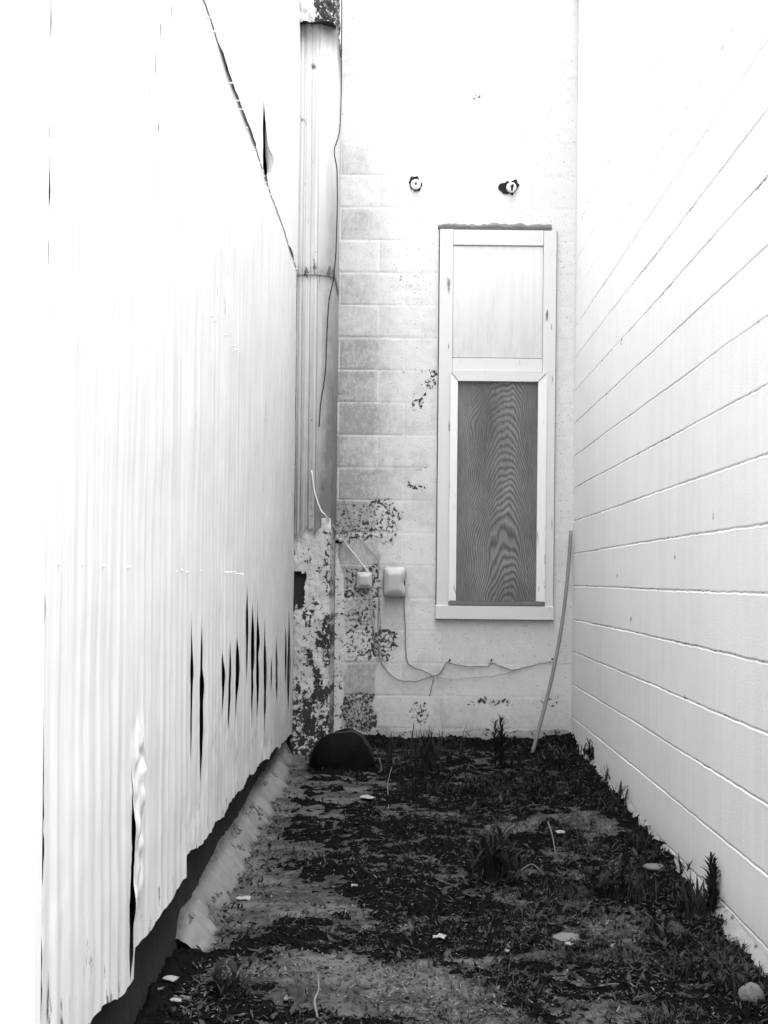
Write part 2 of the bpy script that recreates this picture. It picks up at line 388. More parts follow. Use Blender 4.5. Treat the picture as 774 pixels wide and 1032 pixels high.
s_ = MB(); s_.box(WX0 - .006, yf - .014, WZ0 - .004, WX1 + .004, YB + .01, bz(611), .004).obj('window_sill', M['frame'], fr)
pn = mesh('upper_panel', [(xl1 + .002, yf + .012, bz(361.5)), (xr0 - .002, yf + .012, bz(361.5)), (xr0 - .002, yf + .012, bz(249.6)), (xl1 + .002, yf + .012, bz(249.6))]
          + [(xl1 + .002, YB + .01, bz(361.5)), (xr0 - .002, YB + .01, bz(361.5)), (xr0 - .002, YB + .01, bz(249.6)), (xl1 + .002, YB + .01, bz(249.6))],
          [(0, 1, 2, 3), (4, 7, 6, 5), (0, 4, 5, 1), (1, 5, 6, 2), (2, 6, 7, 3), (3, 7, 4, 0)], M['panel'], fr, smooth_=False, attrs={'peel': [.42, .42, .1, .1] * 2, 'dirt_shade': [.5, .5, 0, 0] * 2})
# mitred casing
cx0, cx1, cz1, cz0 = bx(453.5), bx(550), bz(376.8), bz(606)
ci0, ci1, ciz = bx(460.8), bx(541.3), bz(386)
yc = yf - .012
def prism(poly, y0, y1):
    n = len(poly); v = [(a, y0, b) for a, b in poly] + [(a, y1, b) for a, b in poly]
    return v, [tuple(range(n))] + [tuple(range(n, 2 * n))[::-1]] + [(i, n + i, n + (i + 1) % n, (i + 1) % n) for i in range(n)]
cs = MB()
cs.add(*prism([(cx0, cz0), (ci0, cz0), (ci0, ciz - .003), (cx0, cz1 - .003)], yc, YB + .005))
cs.add(*prism([(ci1, cz0), (cx1, cz0), (cx1, cz1 - .003), (ci1, ciz - .003)], yc, YB + .005))
o_ = cs.obj('casing', M['frame2'], fr)
MB().add(*prism([(cx0 + .002, cz1), (ci0 + .002, ciz), (ci1 - .002, ciz), (cx1 - .002, cz1)], yc - .004, YB + .005)).obj('casing_head', M['frame'], fr)
MB().box(cx0, yc - .004, bz(610.5), cx1, YB, bz(606.6), .002).obj('casing_foot', M['mortar'], fr)
PLYX = (ci0 + ci1) / 2 + .045 - .3
pl = MB().box(ci0 - .004, yf + .008, bz(606.4), ci1 + .004, YB + .005, ciz + .002).obj('plywood_board', plywood(), fr, label='bare weathered plywood sheet with dark cathedral grain')
nl = MB()
for fx in (.03, .5, .97):
    for fz in (.015, .5, .985):
        x = ci0 + (ci1 - ci0) * fx; z = bz(606) + (ciz - bz(606)) * fz
        nl.tube([(x, yf + .009, z), (x, yf + .005, z)], .004, 6)
nl.obj('nail', M['mortar'], fr)
# mortar smeared on the lintel
ax = np.linspace(WX0 - .012, WX1 - .03, 90); az = np.linspace(0, 1, 9)
X, T = np.meshgrid(ax, az, indexing='ij')
hh = .040 + (fbm(X * 20, T, 3) - .5) * .03
mesh('mortar_bead', np.stack([X, YB - .002 - np.sin(np.pi * T) * (.009 + .010 * fbm(X * 40, T * 6, 5)), WZ1 + .004 + T * hh], -1), gridf(90, 9), M['mortar'], bwall)
# mortar fillet in the corner beside the pier, low down
az = np.linspace(0, 1.35, 90); at = np.linspace(0, 1, 8); T, Z = np.meshgrid(at, az, indexing='ij')
wd = (.055 + (fbm(Z * 9, Z * 0, 5) - .5) * .035) * smooth(1.36, 1.15, Z)
mesh('mortar_fillet', np.stack([XPR - .002 + T * wd, YB - .004 - (1 - T) ** 1.3 * .030 - .008 * (fbm(T * 3, Z * 20, 8) - .3), Z], -1), gridf(8, 90), M['plaster'], bwall,
     attrs={'dirt_shade': .25 + 0 * Z, 'peel': .30 + .2 * fbm(T * 3, Z * 4, 8)})
# ledge of rough mortar at the foot of the wall
ax = np.linspace(-.40, 1.04, 160); at = np.linspace(0, 1, 8); X, T = np.meshgrid(ax, at, indexing='ij')
top = .215 + (fbm(X * 9, X * 0, 40) - .5) * .05
mesh('footing', np.stack([X, YB - .004 - (1 - T) ** .6 * (.022 + .02 * fbm(X * 14, T * 2, 2)), .08 + T * (top - .08)], -1), gridf(160, 8), M['foot'], bwall,
     attrs={'dirt_shade': .45 + 0 * X, 'peel': .42 + 0 * X})

# ------------------------------------------------------------------ block wall on the right
rwall = thing('block_wall', 'smooth white block wall with long horizontal joints, right side of the passage', 'wall', (XR, 4, 0))
jz = 1.125 + .2032 * np.arange(-6, 24)
def jshift(Y): return (fbm(Y * .8, Y * 0, 3) - .5) * .010
jy = [1.32 + .406 * k for k in range(14)] + [1.52 + .406 * k for k in range(14)]
az = axis(-.1, 4.82, .03, [q + d for q in jz for d in (-.020, -.015, -.012, -.009, -.0055, -.0035, -.0018, 0, .0018, .0045, .008, .014)])
Y0R = 1.15
ay = np.linspace(Y0R, YB - .004, 300)
Yg, Z = np.meshgrid(ay, az, indexing='ij')
k = np.round((Z - 1.125) / .2032); dzs = (Z - 1.125) - k * .2032
Zs = Z + jshift(Yg + k * 7.3)*smooth(.09,.05,np.abs(dzs)) + (vn(Yg * 30, k * 3.1, 8) - .5) * .004 * smooth(.02, .01, np.abs(dzs))
dep = smooth(.0045, .0020, np.abs(dzs)) * (.15 + 1.3 * fbm(Yg * 3, k * 5.3, 9)) * .0036 * (.35 + .65 * smooth(3.2, 2.2, Z))
# paint lip on the lower side of each joint
lip = smooth(-.012, -.0055, dzs) * smooth(-.0035, -.0055, dzs) * .0005 * (fbm(Yg * 6, k * 2.1, 19) * 1.6)
h = -dep + lip + (fbm(Yg * 2, Z * 2, 12) - .5) * .005 + (fbm(Yg * 14, Z * 14, 33) - .5) * .0014
rowr = np.floor((Z - 1.125) / .2032)
tr = _h(np.floor((Yg - np.where(rowr % 2 == 0, 1.32, 1.52)) / .406), rowr, 5)
h = h + (tr - .5) * .0016
dirt_shade = .02 * smooth(2.2, .3, Z) + .05 * smooth(.62, .66, fbm(Yg * 3.1, Z * .45, 71, 3)) * smooth(2.6, 1.2, Z)
dirt_shade += .35 * smooth(.25, .05, Z) 
chip = np.zeros_like(Yg)
for cx_, cy_ in ((611, 403), (607, 300), (622, 580), (636, 626), (626, 346), (680, 560), (719, 520), (690, 700)):
    a_, b_ = Rw(cx_, cy_); chip = np.maximum(chip, np.exp(-((Yg - a_) / .018) ** 2 - ((Z - b_) / .03) ** 2))
peel = .75 * chip + .80 * smooth(.0042, .0005, np.abs(dzs - .001)) * fbm(Yg * 4, k * 9.1, 14) * 1.1  # chips, plus a dark line along each joint
mesh('wall', np.stack([XR - h, Yg, Zs], -1), gridf(len(ay), len(az), flip=True), M['right'], rwall, attrs={'dirt_shade': np.clip(dirt_shade, 0, 1), 'peel': peel})
MB().box(XR + .02, Y0R, -.1, XR + .2, YB - .004, 4.82).obj('wall_core', M['trim'], rwall)
MB().box(XR - .02, Y0R - .02, 4.82, XR + .24, YB - .035, 4.87, .006).obj('coping', M['trim'], rwall)
# mortar lip at the foot
ay = np.linspace(1.2, 6.15, 330); at = np.linspace(0, 1, 9); Yg, T = np.meshgrid(ay, at, indexing='ij')
top = zg(Yg) + .055 + (fbm(Yg * 5, Yg * 0, 41) - .4) * .06
wdt = .030 + .035 * fbm(Yg * 4, Yg * 0, 47) + .02 * smooth(3.4, 2.9, Yg)
mesh('footing', np.stack([XR - .003 - (1 - T) ** .8 * wdt - .01 * (fbm(Yg * 18, T * 3, 6) - .5), Yg, zg(Yg) - .03 + (top - zg(Yg) + .03) * T ** .7], -1), gridf(330, 9, flip=True), M['foot'], rwall,
     attrs={'dirt_shade': .3 + 0 * Yg, 'peel': .30 + .15 * fbm(Yg * 3, T, 4)})

# ------------------------------------------------------------------ corrugated shed on the left
shed = thing('corrugated_shed', 'shed clad in torn white corrugated sheet metal, left side of the passage', 'shed', (XL, 4, 0))
PITCH, AMP = .0677, .0019
HL = 4.62
ZSEAM = L(301, 275)[1]
bot_px = [(20, 1062), (95, 1021), (122, 1005), (135.2, 989), (135.6, 958), (150, 943), (162, 922), (175, 905), (186.3, 886), (186.7, 867), (215, 835), (235, 808), (259, 772), (290, 745), (296, 738)]
bl = sorted([L(*p) for p in bot_px]); bY = [b[0] for b in bl]; bZ = [b[1] for b in bl]
def zbot(Y): return np.interp(Y, bY, bZ) + (vn(Y * 55, Y * 0, 6) - .5) * .006 + (vn(Y * 7, Y * 0, 7) - .5) * .03
# slits in the lower sheet: px x, y top, y bottom, width px, skew
SL = [(133, 770, 990, 7.0, .35), (192, 615, 768, 3.2, .5), (203, 622, 790, 5.0, .45), (226, 655, 722, 4.4, .45), (233, 645, 740, 3.6, .6), (239.5, 640, 724, 4.0, .6),
      (250, 586, 692, 3.0, .5), (255.5, 606, 735, 3.6, .6), (260.5, 600, 742, 4.0, .55), (267.5, 620, 745, 3.2, .5), (273, 660, 700, 1.8, .5), (279, 640, 712, 2.4, .5), (288, 630, 690, 2.0, .5), (291.5, 612, 720, 3.5, .5)]
def slit_data():
    out = []
    for x, y0, y1, wpx, sk in SL:
        Yc, zt = L(x, y0); zb = L(x, y1)[1]
        out.append((Yc, zb, zt, wpx * Yc / 1000 * .62, sk))
    out.append((YC + .05, 0.0, 3.4, 0, .5))
    return out
def corr_sheet(name, Y0, Y1, ztopf, zbotf, rows, slits, extra, Xbase, parent, mt, label=None):
    cuts = sorted(slits, key=lambda s: s[0])
    cols = list(np.arange(Y0, Y1, PITCH / 8)) + [Y1]
    for c in cuts: cols.append(c[0]); cols.append(c[0])
    cols = np.array(sorted(cols))
    side = np.zeros(len(cols))          # +1 for the far lip of a duplicated column
    keepcol = np.ones(len(cols) - 1, bool)
    for i in range(len(cols) - 1):
        if cols[i + 1] == cols[i]: keepcol[i] = False; side[i + 1] = 1
    t = np.linspace(0, 1, rows); Yg, T = np.meshgrid(cols, t, indexing='ij')
    zb = zbotf(Yg); zt = ztopf(Yg); Z = zb + (zt - zb) * T
    ribvar = (.35 + .9 * vn(Yg / PITCH * .7, Z * .12, 3)) * (.18 + .82 * smooth(1.6, .7, Z)) * (.5 + .9 * fbm(Yg * 1.6, Z * .5, 35))
    ph = (Yg + .006 * vn(Yg * 1.3, Z * .6, 4)) / PITCH
    h = AMP * np.cos(2 * np.pi * ph) * ribvar + (fbm(Yg * 1.7, Z * 1.1, 22) - .5) * .022 * smooth(YP, YP - .3, Yg)
    dy = np.zeros_like(h)
    low = smooth(.95, .35, Z)
    h += (fbm(Yg * 6, Z * 4, 53) - .5) * .007
    h += (fbm(Yg * 30, Z * 14, 51) - .5) * .014 * low * smooth(.5, .68, fbm(Yg * 3, Z * 3, 61))
    # crumpled strip beyond the near tear
    cr = np.exp(-((Yg - 2.405) / .045) ** 2) * smooth(.30, .42, Z) * smooth(.84, .72, Z)
    h += (fbm(Yg * 45, Z * 28, 52) - .5) * .040 * cr + .006 * cr
    for (Yc, z0, z1, d, sk) in cuts:
        q = np.clip((Z - z0) / (z1 - z0), 0, 1); m_ = sk
        prof = np.where(q < m_, np.sin(np.pi / 2 * q / m_) , np.sin(np.pi / 2 * (1 - q) / (1 - m_)))
        prof = np.clip(prof, 0, 1) ** 1.25 * (.45 + 1.0 * vn(Z * 16, Yc * 31 + 0 * Z, 2))
        far = (Yg > Yc) | ((Yg == Yc) & (side[:, None] > 0))
        dist = np.abs(Yg - Yc)
        fall = np.exp(-(dist / .022) ** 2)
        dy += (fbm(Z * 5, Yc * 17 + 0 * Z, 4) - .5) * .030 * np.exp(-(dist / .03) ** 2) * (prof > 0) * np.sin(np.pi * q) 
        h += np.where(far, d * prof * fall, -d * .35 * prof * fall)
    if extra is not None: h = h + extra(Yg, Z)
    keep = np.repeat(keepcol[:, None], rows - 1, 1)
    dirt_shade = .35 * smooth(.9, .3, Z) * fbm(Yg * 6, Z * 2, 66) + .42 * smooth(2.6, 5.4, Yg) * smooth(3.9, 1.6, Z) + .2 * smooth(4.8, 5.7, Yg)  # far end greyed to paint the light falloff, with grime low down
    dirt_shade += .25 * (.5 - .5 * np.cos(2 * np.pi * ph)) * smooth(2.4, .6, Z) * .6  # rib valleys darker towards the bottom
    peel = .16 + .22 * smooth(.6, .25, Z) + .26 * np.exp(-((Z - zt) / .02) ** 2) + .20 * np.exp(-((Z - 2.35 + .0 * Yg) / .9) ** 2) * smooth(.6, .75, fbm(Yg * 2, Z * 1.2, 91))
    return mesh(name, np.stack([Xbase + h, Yg + dy, Z], -1), gridf(len(cols), rows, keep), mt, parent, attrs={'dirt_shade': np.clip(dirt_shade, 0, 1), 'peel': np.clip(peel, 0, 1)}, label=label)
def near_edge(Yg, Z):    # the near edge of the sheet is lifted and ragged
    e = np.exp(-((Yg - (YC + .045)) / .016) ** 2)
    return e * (.0030 + .0035 * smooth(.45, .8, fbm(Z * 5, Z * 0, 27)) + .004 * vn(Z * 45, Z * 0, 5) * vn(Z * 9, Z * 0, 6))
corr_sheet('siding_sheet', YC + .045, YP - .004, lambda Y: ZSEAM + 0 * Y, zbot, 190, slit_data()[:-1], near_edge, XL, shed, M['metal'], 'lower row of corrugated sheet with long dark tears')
def zseam(Y): return ZSEAM - .022 + (vn(Y * 22, Y * 0, 3) - .5) * .008
Yt, zt_ = L(265, 97); zb_ = L(269, 166)[1]
def top_extra(Yg, Z):
    lift = .0040 + .008 * smooth(.5, .8, vn(Yg * 5, Yg * 0, 77)) * np.exp(-((Z - ZSEAM) / .05) ** 2)
    return lift + near_edge(Yg, Z)
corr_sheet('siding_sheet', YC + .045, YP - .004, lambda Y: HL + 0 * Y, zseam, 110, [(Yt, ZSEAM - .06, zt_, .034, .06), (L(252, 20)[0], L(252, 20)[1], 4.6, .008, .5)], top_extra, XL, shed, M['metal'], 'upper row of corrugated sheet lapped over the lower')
# nails
nb = MB()
for zr, amp in ((1.172, 0), (2.012, 0), (ZSEAM - .05, .009), (3.7, 0)):
    Yn = YC + .1
    while Yn < YP - .05:
        Yk = round(Yn / PITCH) * PITCH
        if random.random() < .6 and (zr > 2.5 or (zr < 1.5 and not 2.4 < Yn < 2.7 and Yn < 3.9) or (zr > 1.5 and 2.7 < Yn < 4.)):
            z = zr + random.uniform(-.004, .004); x = XL + AMP + amp + .003
            nb.tube([(x - .012, Yk, z), (x + .0005, Yk, z), (x + .002, Yk, z)], [.0028, .0028, .0012], 6)
        Yn += PITCH
nb.obj('nail_heads', M['metal'], shed, kind='stuff')
# corner trim, front face, foundation, dark backing so the tears look unlit, roof
MB().box(XL - .03, YC, .10, XL + .012, YC + .038, HL, .004).obj('corner_trim', M['trim'], shed)
ax = np.arange(-4.2, XL - .02, PITCH / 6); az = np.array([.12, 2.9, HL]); X, Z = np.meshgrid(ax, az, indexing='ij')
mesh('front_sheet', np.stack([X, YC + .02 - AMP * np.cos(2 * np.pi * X / PITCH), Z], -1), gridf(len(ax), 3), M['trim'], shed)
MB().box(-4.2, YC + .06, .0, XL - .13, YB + .2, HL - .02).obj('dark_core', M['dark'], shed)
MB().box(XL - .13, YC + .07, .5, XL - .10, YP + .3, HL - .03).obj('dark_backing', M['dark'], shed)
ay = np.linspace(YC + .03, YP - .01, 240); at = np.linspace(0, 1, 12); Yg, T = np.meshgrid(ay, at, indexing='ij')
mesh('foundation', np.stack([XL - .050 + (fbm(Yg * 5, T * 2, 81) - .5) * .02 + (fbm(Yg * 25, T * 8, 82) - .5) * .008 + .02 * smooth(.5, 0., T), Yg, -.08 + T * .72], -1), gridf(240, 12), M['found'], shed)
MB().box(-4.3, YC - .06, HL, XL - .02, YB + .2, HL + .04, .004).obj('roof', M['trim'], shed)
# mortar skirt against the foundation
ay = np.linspace(2.98, YP - .03, 260); at = np.linspace(0, 1, 16); Yg, T = np.meshgrid(ay, at, indexing='ij')
xo = XL + .052 + (fbm(Yg * 7, Yg * 0, 15) - .5) * .10 + (vn(Yg * 34, Yg * 0, 16) - .5) * .03 - .02 * smooth(4.6, 5.6, Yg)
xi = XL - .048 + 0 * Yg
T0 = T; zi = zg(Yg) + .115 + (fbm(Yg * 3, Yg * 0, 17) - .5) * .03
endf = smooth(2.97, 3.06, Yg)
X = xi + (xo - xi) * T; Zs = zg(Yg) - .004 + (zi - zg(Yg)) * (1 - T) ** 1.25 * (.4 + .6 * endf) + (fbm(Yg * 16, T * 4, 18) - .5) * .012 * endf + .012 * np.sin(np.pi * T) + (fbm(Yg * 40, T * 9, 28) - .5) * .010
Yg = Yg + (fbm(T * 3, T * 0, 64) - .5) * .12 * (1 - smooth(2.98, 3.2, Yg))
mesh('mortar_skirt', np.stack([X, Yg, Zs], -1), gridf(260, 16, flip=True), M['apron'], shed, label='pale cracked mortar sloping from the foundation to the ground',
     attrs={'dirt_shade': np.clip(.15 + .6 * smooth(.4, 0., T) * fbm(Yg * 4, T, 18) * 2 + .5 * smooth(.75, 1, T) + .45 * fbm(Yg * 16, T * 6, 99) * smooth(.2, .9, T), 0, 1), 'peel': .22 + .35 * smooth(.5, .7, fbm(Yg * 8, T * 3, 19))})

# ------------------------------------------------------------------ pier in the far left corner
pier = thing('pier', 'narrow pier in the far left corner, metal clad above and peeling plaster below', 'pier', ((XL + XPR) / 2, YP, 0))
def WP(x, y): return W(x, y, YP)
zc0 = WP(315, 537)[1]; zcs = WP(315, 275)[1]; zct = WP(320, 25)[1]
def clad(name, z0, z1, off, seed, zraw=None):
    s = np.linspace(0, 1, 70); az = np.linspace(z0, z1, int((z1 - z0) / .02) + 2); S, Z = np.meshgrid(s, az, indexing='ij')
    # path across: front face then chamfer then side back to the wall
    p = np.array([0, .62, .80, .84, 1.]); pxs = np.array([XL + .004, XPR - .085, XPR - .004, XPR, XPR]); pys = np.array([YP, YP, YP + .045, YP + .07, YB - .006])
    X = np.interp(S, p, pxs); Yg = np.interp(S, p, pys)
    fl = np.zeros_like(X)
    for c, w_, a_ in ((.03, .02, .006), (.14, .018, .007), (.24, .03, -.004), (.36, .02, .006), (.5, .03, -.004), (.57, .015, .005)):
        fl += a_ * np.exp(-((S - c) / w_) ** 2)
    Yg = Yg + fl - off + (fbm(S * 4, Z * 3, seed) - .5) * .008 * smooth(1, .85, S)
    Zr = Z + (0 if z0 > zc0 + .05 else ((vn(S * 14, Z * 0, 3) - .5) * .07 + (vn(S * 40, Z * 0, 7) - .5) * .02 + .02) * smooth(z0 + .08, z0, Z))
    d = .15 + .35 * smooth(3.2, 1.6, Z) + .55 * smooth(.55, .8, S) * smooth(3.9, 3.0, Z) + .9 * smooth(zct - .30, zct, Z) ** 2  # stain low down and at the top; chamfered side darker too
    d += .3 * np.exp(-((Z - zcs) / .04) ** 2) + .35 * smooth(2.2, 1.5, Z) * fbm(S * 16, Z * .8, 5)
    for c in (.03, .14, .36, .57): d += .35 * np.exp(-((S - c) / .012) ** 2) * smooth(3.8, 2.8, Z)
    pe = .25 + .3 * np.exp(-((Z - zcs) / .05) ** 2) + .3 * smooth(1.9, 1.5, Z) * S
    return mesh(name, np.stack([X, Yg, Zr], -1), gridf(70, len(az)), M['clad'], pier, attrs={'dirt_shade': np.clip(d, 0, 1), 'peel': np.clip(pe, 0, 1)})
clad('cladding', zc0 - .01, zcs + .01, .0, 5)
clad('cladding', zcs - .012, zct + .02, .006, 9)
# rough masonry above and below
def rough(name, z0, z1, off, amp, peelv, holes=(), topr=0, dirtv=.2, step=.012):
    s = np.linspace(0, 1, 64); az = np.arange(z0, z1, step); S, Z = np.meshgrid(s, az, indexing='ij')
    p = np.array([0, .70, .78, 1.]); pxs = np.array([XL - .01, XPR - .03, XPR - .004, XPR - .004]); pys = np.array([YP, YP, YP + .03, YB - .006])
    X = np.interp(S, p, pxs); Yg = np.interp(S, p, pys)
    n = (fbm(S * 5, Z * 12, 7) - .5) * amp + (fbm(S * 20, Z * 50, 8) - .5) * amp * .5
    Yg = Yg - off - n * smooth(1, .8, S); X = X + n * smooth(.7, .8, S) * .5
    keep = np.ones((63, len(az) - 1), bool)
    Xc = (X[:-1, :-1] + X[1:, 1:]) / 2; Zc = (Z[:-1, :-1] + Z[1:, 1:]) / 2; Sc = (S[:-1, :-1] + S[1:, 1:]) / 2
    for hx0, hx1, hz0, hz1 in holes:
        wv = (fbm(Xc * 30, Zc * 30, 12) - .5) * .035
        keep &= ~((Xc + wv > hx0) & (Xc + wv < hx1) & (Zc + wv > hz0) & (Zc + wv < hz1) & (Sc < .6))
    pe = peelv(X, Z, S)
    return mesh(name, np.stack([X, Yg, Z], -1), gridf(64, len(az), keep), M['plaster'], pier, attrs={'dirt_shade': np.clip(dirtv + .3 * fbm(S * 4, Z * 8, 3), 0, 1), 'peel': pe})
hx = WP(297, 592); hxa = WP(307.5, 577); hxb = WP(300, 610)
rough('plaster_base', -.05, zc0 + .10, -.016, .018, lambda X, Z, S: np.clip(.20 + .12 * smooth(.6, .2, Z) + .20 * smooth(1.25, .9, Z) + .12 * smooth(.72, .3, Z) + .30 * smooth(.45, .65, fbm(X * 18, Z * 10, 44)), 0, 1),
      holes=[(hx[0] - .03, hxa[0], hxb[1], hxa[1])])
MB().box(XL - .09, YP + .05, .0, XPR - .02, YB - .02, zc0 + .02).obj('core', M['dark'], pier)  # dark box so the hole in the plaster looks unlit
rough('masonry_top', zct, 4.86, .032, .060, lambda X, Z, S: np.clip(.55 - 0 * Z + .15 * (S > .35), 0, 1) * smooth(.2, .45, S), dirtv=.0)
MB().box(XL - .02, YP - .024, zct, XPR - .012, YB - .02, zct + .03, .004).obj('ledge', M['found'], pier)

# ------------------------------------------------------------------ small fixtures on the end wall
def fitting(px, py, label, hook):
    X0, Z0 = W(px, py); t = thing('pipe_stub', label, 'pipe', (X0, YB, Z0), 'capped pipe stubs on the end wall')
    r_ = []
    n = 40; V = [(X0, YB - .0075, Z0)]
    for i in range(n):
        a = 2 * math.pi * i / n; rr = .029 + .020 * vn(i * .45, px, 3) + (.018 * max(0, math.cos(a - 1.9)) ** 3 if not hook else .034 * max(0, -math.cos(a)) ** 2 + .02 * max(0, math.cos(a - .8)) ** 3)
        V.append((X0 + rr * math.cos(a), YB - .005 - .002 * vn(i * .9, 3, 1), Z0 + rr * math.sin(a)))
    Fc = [(0, 1 + i, 1 + (i + 1) % n) for i in range(n)]
    mesh('chipped_patch', V, Fc, M['found'], t, smooth_=False)
    mb = MB(); N_ = 20; prof = [(.030, .004), (.031, .018), (.026, .024), (.015, .024), (.012, .020), (.0, .019)]
    vv = []
    for i in range(N_):
        a = 2 * math.pi * i / N_
        for r, d in prof: vv.append((X0 + r * math.cos(a), YB - .004 - d, Z0 + r * math.sin(a)))
    k_ = len(prof); ff = [(i * k_ + j, ((i + 1) % N_) * k_ + j, ((i + 1) % N_) * k_ + j + 1, i * k_ + j + 1) for i in range(N_) for j in range(k_ - 1)]
    mb.add(vv, ff).obj('collar', M['trim'], t, sm=True)
    MB().tube([(X0, YB - .026, Z0), (X0, YB - .034, Z0)], [.006, .005], 8).obj('plug', M['found'], t)
    if hook:
        pts = [(X0 + .004, YB - .03, Z0 + .004), (X0 + .006, YB - .06, Z0 - .002), (X0 + .002, YB - .065, Z0 - .018), (X0 - .002, YB - .052, Z0 - .032)]
        MB().tube(spline(pts, 5), .006, 8).obj('hook', M['found'], t, sm=True)
fitting(419, 187, 'round white pipe stub in a chipped hole, left of the two above the window', False)
fitting(515, 190, 'round pipe stub with a rusty hook, above the middle of the window', True)

def wall_box(name, px0, py0, px1, py1, dep, label, mt, waist):
    x0, z1 = W(px0, py0); x1, z0 = W(px1, py1); t = thing(name, label, 'junction box', ((x0 + x1) / 2, YB, z0))
    MB().box(x0 + .006, YB - dep * .55, z0 + .004, x1 - .006, YB + .002, z1 - .006, .004).obj('back_plate', M['found'], t)
    n = 17; us = np.linspace(-1, 1, n); U, Vv = np.meshgrid(us, us, indexing='ij')
    cx, cz, hx_, hz_ = (x0 + x1) / 2, (z0 + z1) / 2, (x1 - x0) / 2, (z1 - z0) / 2
    nar = 1 - waist * np.exp(-((Vv + .05) / .28) ** 2) * (U > 0) * U
    rim = np.maximum(np.abs(U), np.abs(Vv)) ** 10
    sup = (1 - np.abs(U) ** 6 * np.abs(Vv) ** 6 * .10)
    depm = dep * (1 - .75 * rim) - .012 * np.exp(-((np.maximum(np.abs(U), np.abs(Vv)) - .72) / .09) ** 2) + .004 * np.sin(U * 2.1 + Vv)
    X = cx + U * hx_ * nar * sup; Z = cz + Vv * hz_ * sup
    o = mesh('cover', np.stack([X, YB - depm - .004, Z], -1), gridf(n, n), mt, t)
    mod = o.modifiers.new('s', 'SOLIDIFY'); mod.thickness = .004; mod.offset = 1
    MB().tube([(cx + .002, YB - dep - .003, cz), (cx + .002, YB - dep - .007, cz)], .005, 8).obj('screw', M['found'], t)
    return t
wall_box('junction_box', 360, 577, 375, 593, .055, 'small pale junction box below the slanting white cable', M['box'], 0)
wall_box('meter_box', 387, 571.5, 409, 602, .09, 'larger pale box with pinched right edge, left of the boarded window', M['box'], .22)
# knob-like pipe end near the corner
X0, Z0 = W(343.5, 544.5)
t = thing('pipe_stub', 'tiny pale pipe end beside the metal-clad pier', 'pipe', (X0, YB, Z0))
MB().tube([(X0, YB + .002, Z0), (X0, YB - .03, Z0)], [.014, .013], 12).obj('pipe', M['box'], t, sm=True)
MB().tube([(X0 - .012, YB - .001, Z0 - .012), (X0 - .012, YB - .004, Z0 - .014)], .022, 12).obj('dark_disc', M['found'], t)  # dark disc set low and left behind the pipe

def cable(name, pxs, label, mt, r=.004, Yd=YB - .012, n=6, cat='cable', wob=.003):
    pts = []
    for q in pxs:
        y = q[2] if len(q) > 2 else Yd
        a, z = W(q[0], q[1], y); pts.append((a, y, z))
    pts = spline(pts, n); pts = [p + Vector((random.uniform(-wob, wob), 0, random.uniform(-wob, wob))) for p in pts]
    o = MB().tube(pts, r, 7).obj(name, mt, None, tuple(pts[0]), True); tag(o, label, cat); return o
cable('white_cable', [(314, 474, YP - .012), (317, 495, YP - .014), (323, 513, YP - .02), (330, 522, YP + .0), (345, 543, YB - .06), (360, 562, YB - .03), (372, 577, YB - .03)],
      'thin white cable slanting from the metal-clad pier down to the small junction box', M['wire'], .0042, wob=.001)
cable('black_cable', [(344.6, -6, YB - .10), (344, 80, YB - .12), (342.5, 130, YB - .2), (337, 152, YP - .03), (339.8, 175, YP - .01), (339.5, 230, YP - .01), (337, 275, YP - .015), (331.5, 305, YP - .012), (329.5, 340, YP + .0), (328, 375, YP - .005), (323.5, 405, YP - .01), (321.5, 430, YP - .012)],
      'thin black cable running down the right edge of the metal-clad pier', M['wireb'], .0036, wob=.0008)
cable('grey_cable', [(407, 600, YB - .03), (408, 625), (409.5, 662), (414, 671), (425, 675), (437, 681), (444, 677), (451, 667), (456, 669), (470, 671.5), (491, 671.5), (495, 668), (506, 672), (518, 675), (535, 671), (548, 668), (556, 667)],
      'thin grey cable hanging from the larger box and looping right under the window', M['wireg'], .0036)
cable('grey_cable', [(381, 590, YB - .02), (382, 602), (381, 630), (382, 657), (386.5, 671), (399, 684), (417, 686.5), (433, 682), (437, 681), (436, 688), (433, 702)],
      'thin grey cable sagging from the small junction box to the knot under the window', M['wireg'], .0030)
cable('dried_vine', [(346, 500), (352, 520), (360, 540), (374, 556), (380, 562), (383, 575)], 'thin dried stem clinging above the small junction box', M['wireg'], .0022, cat='vine')
cable('dried_vine', [(366, 592), (369, 603), (376, 604), (381, 598), (384, 640), (380, 660), (376, 640), (378, 620), (372, 606), (380, 650), (388, 668)], 'tangled dried stem hanging under the small junction box', M['wireg'], .0022, cat='vine')
cable('dried_vine', [(440, 683), (455, 684), (480, 683), (505, 680), (522, 675)], 'faint dried stem running below the looping grey cable', M['wireg'], .0016, cat='vine')
for a, b, lb in ((453, 665, 'dark nail holding the grey cable left under the window'), (495, 665, 'dark nail holding the grey cable under the window middle'), (556, 664, 'dark nail holding the cable end beside the leaning pole')):
    x, z = W(a, b); tag(MB().tube([(x, YB + .002, z), (x, YB - .022, z), (x, YB - .025, z)], [.003, .003, .007], 8).obj('nail', M['found'], None, (x, YB, z)), lb, 'nail', 'nails holding the cable')
x, z = W(343, 540)

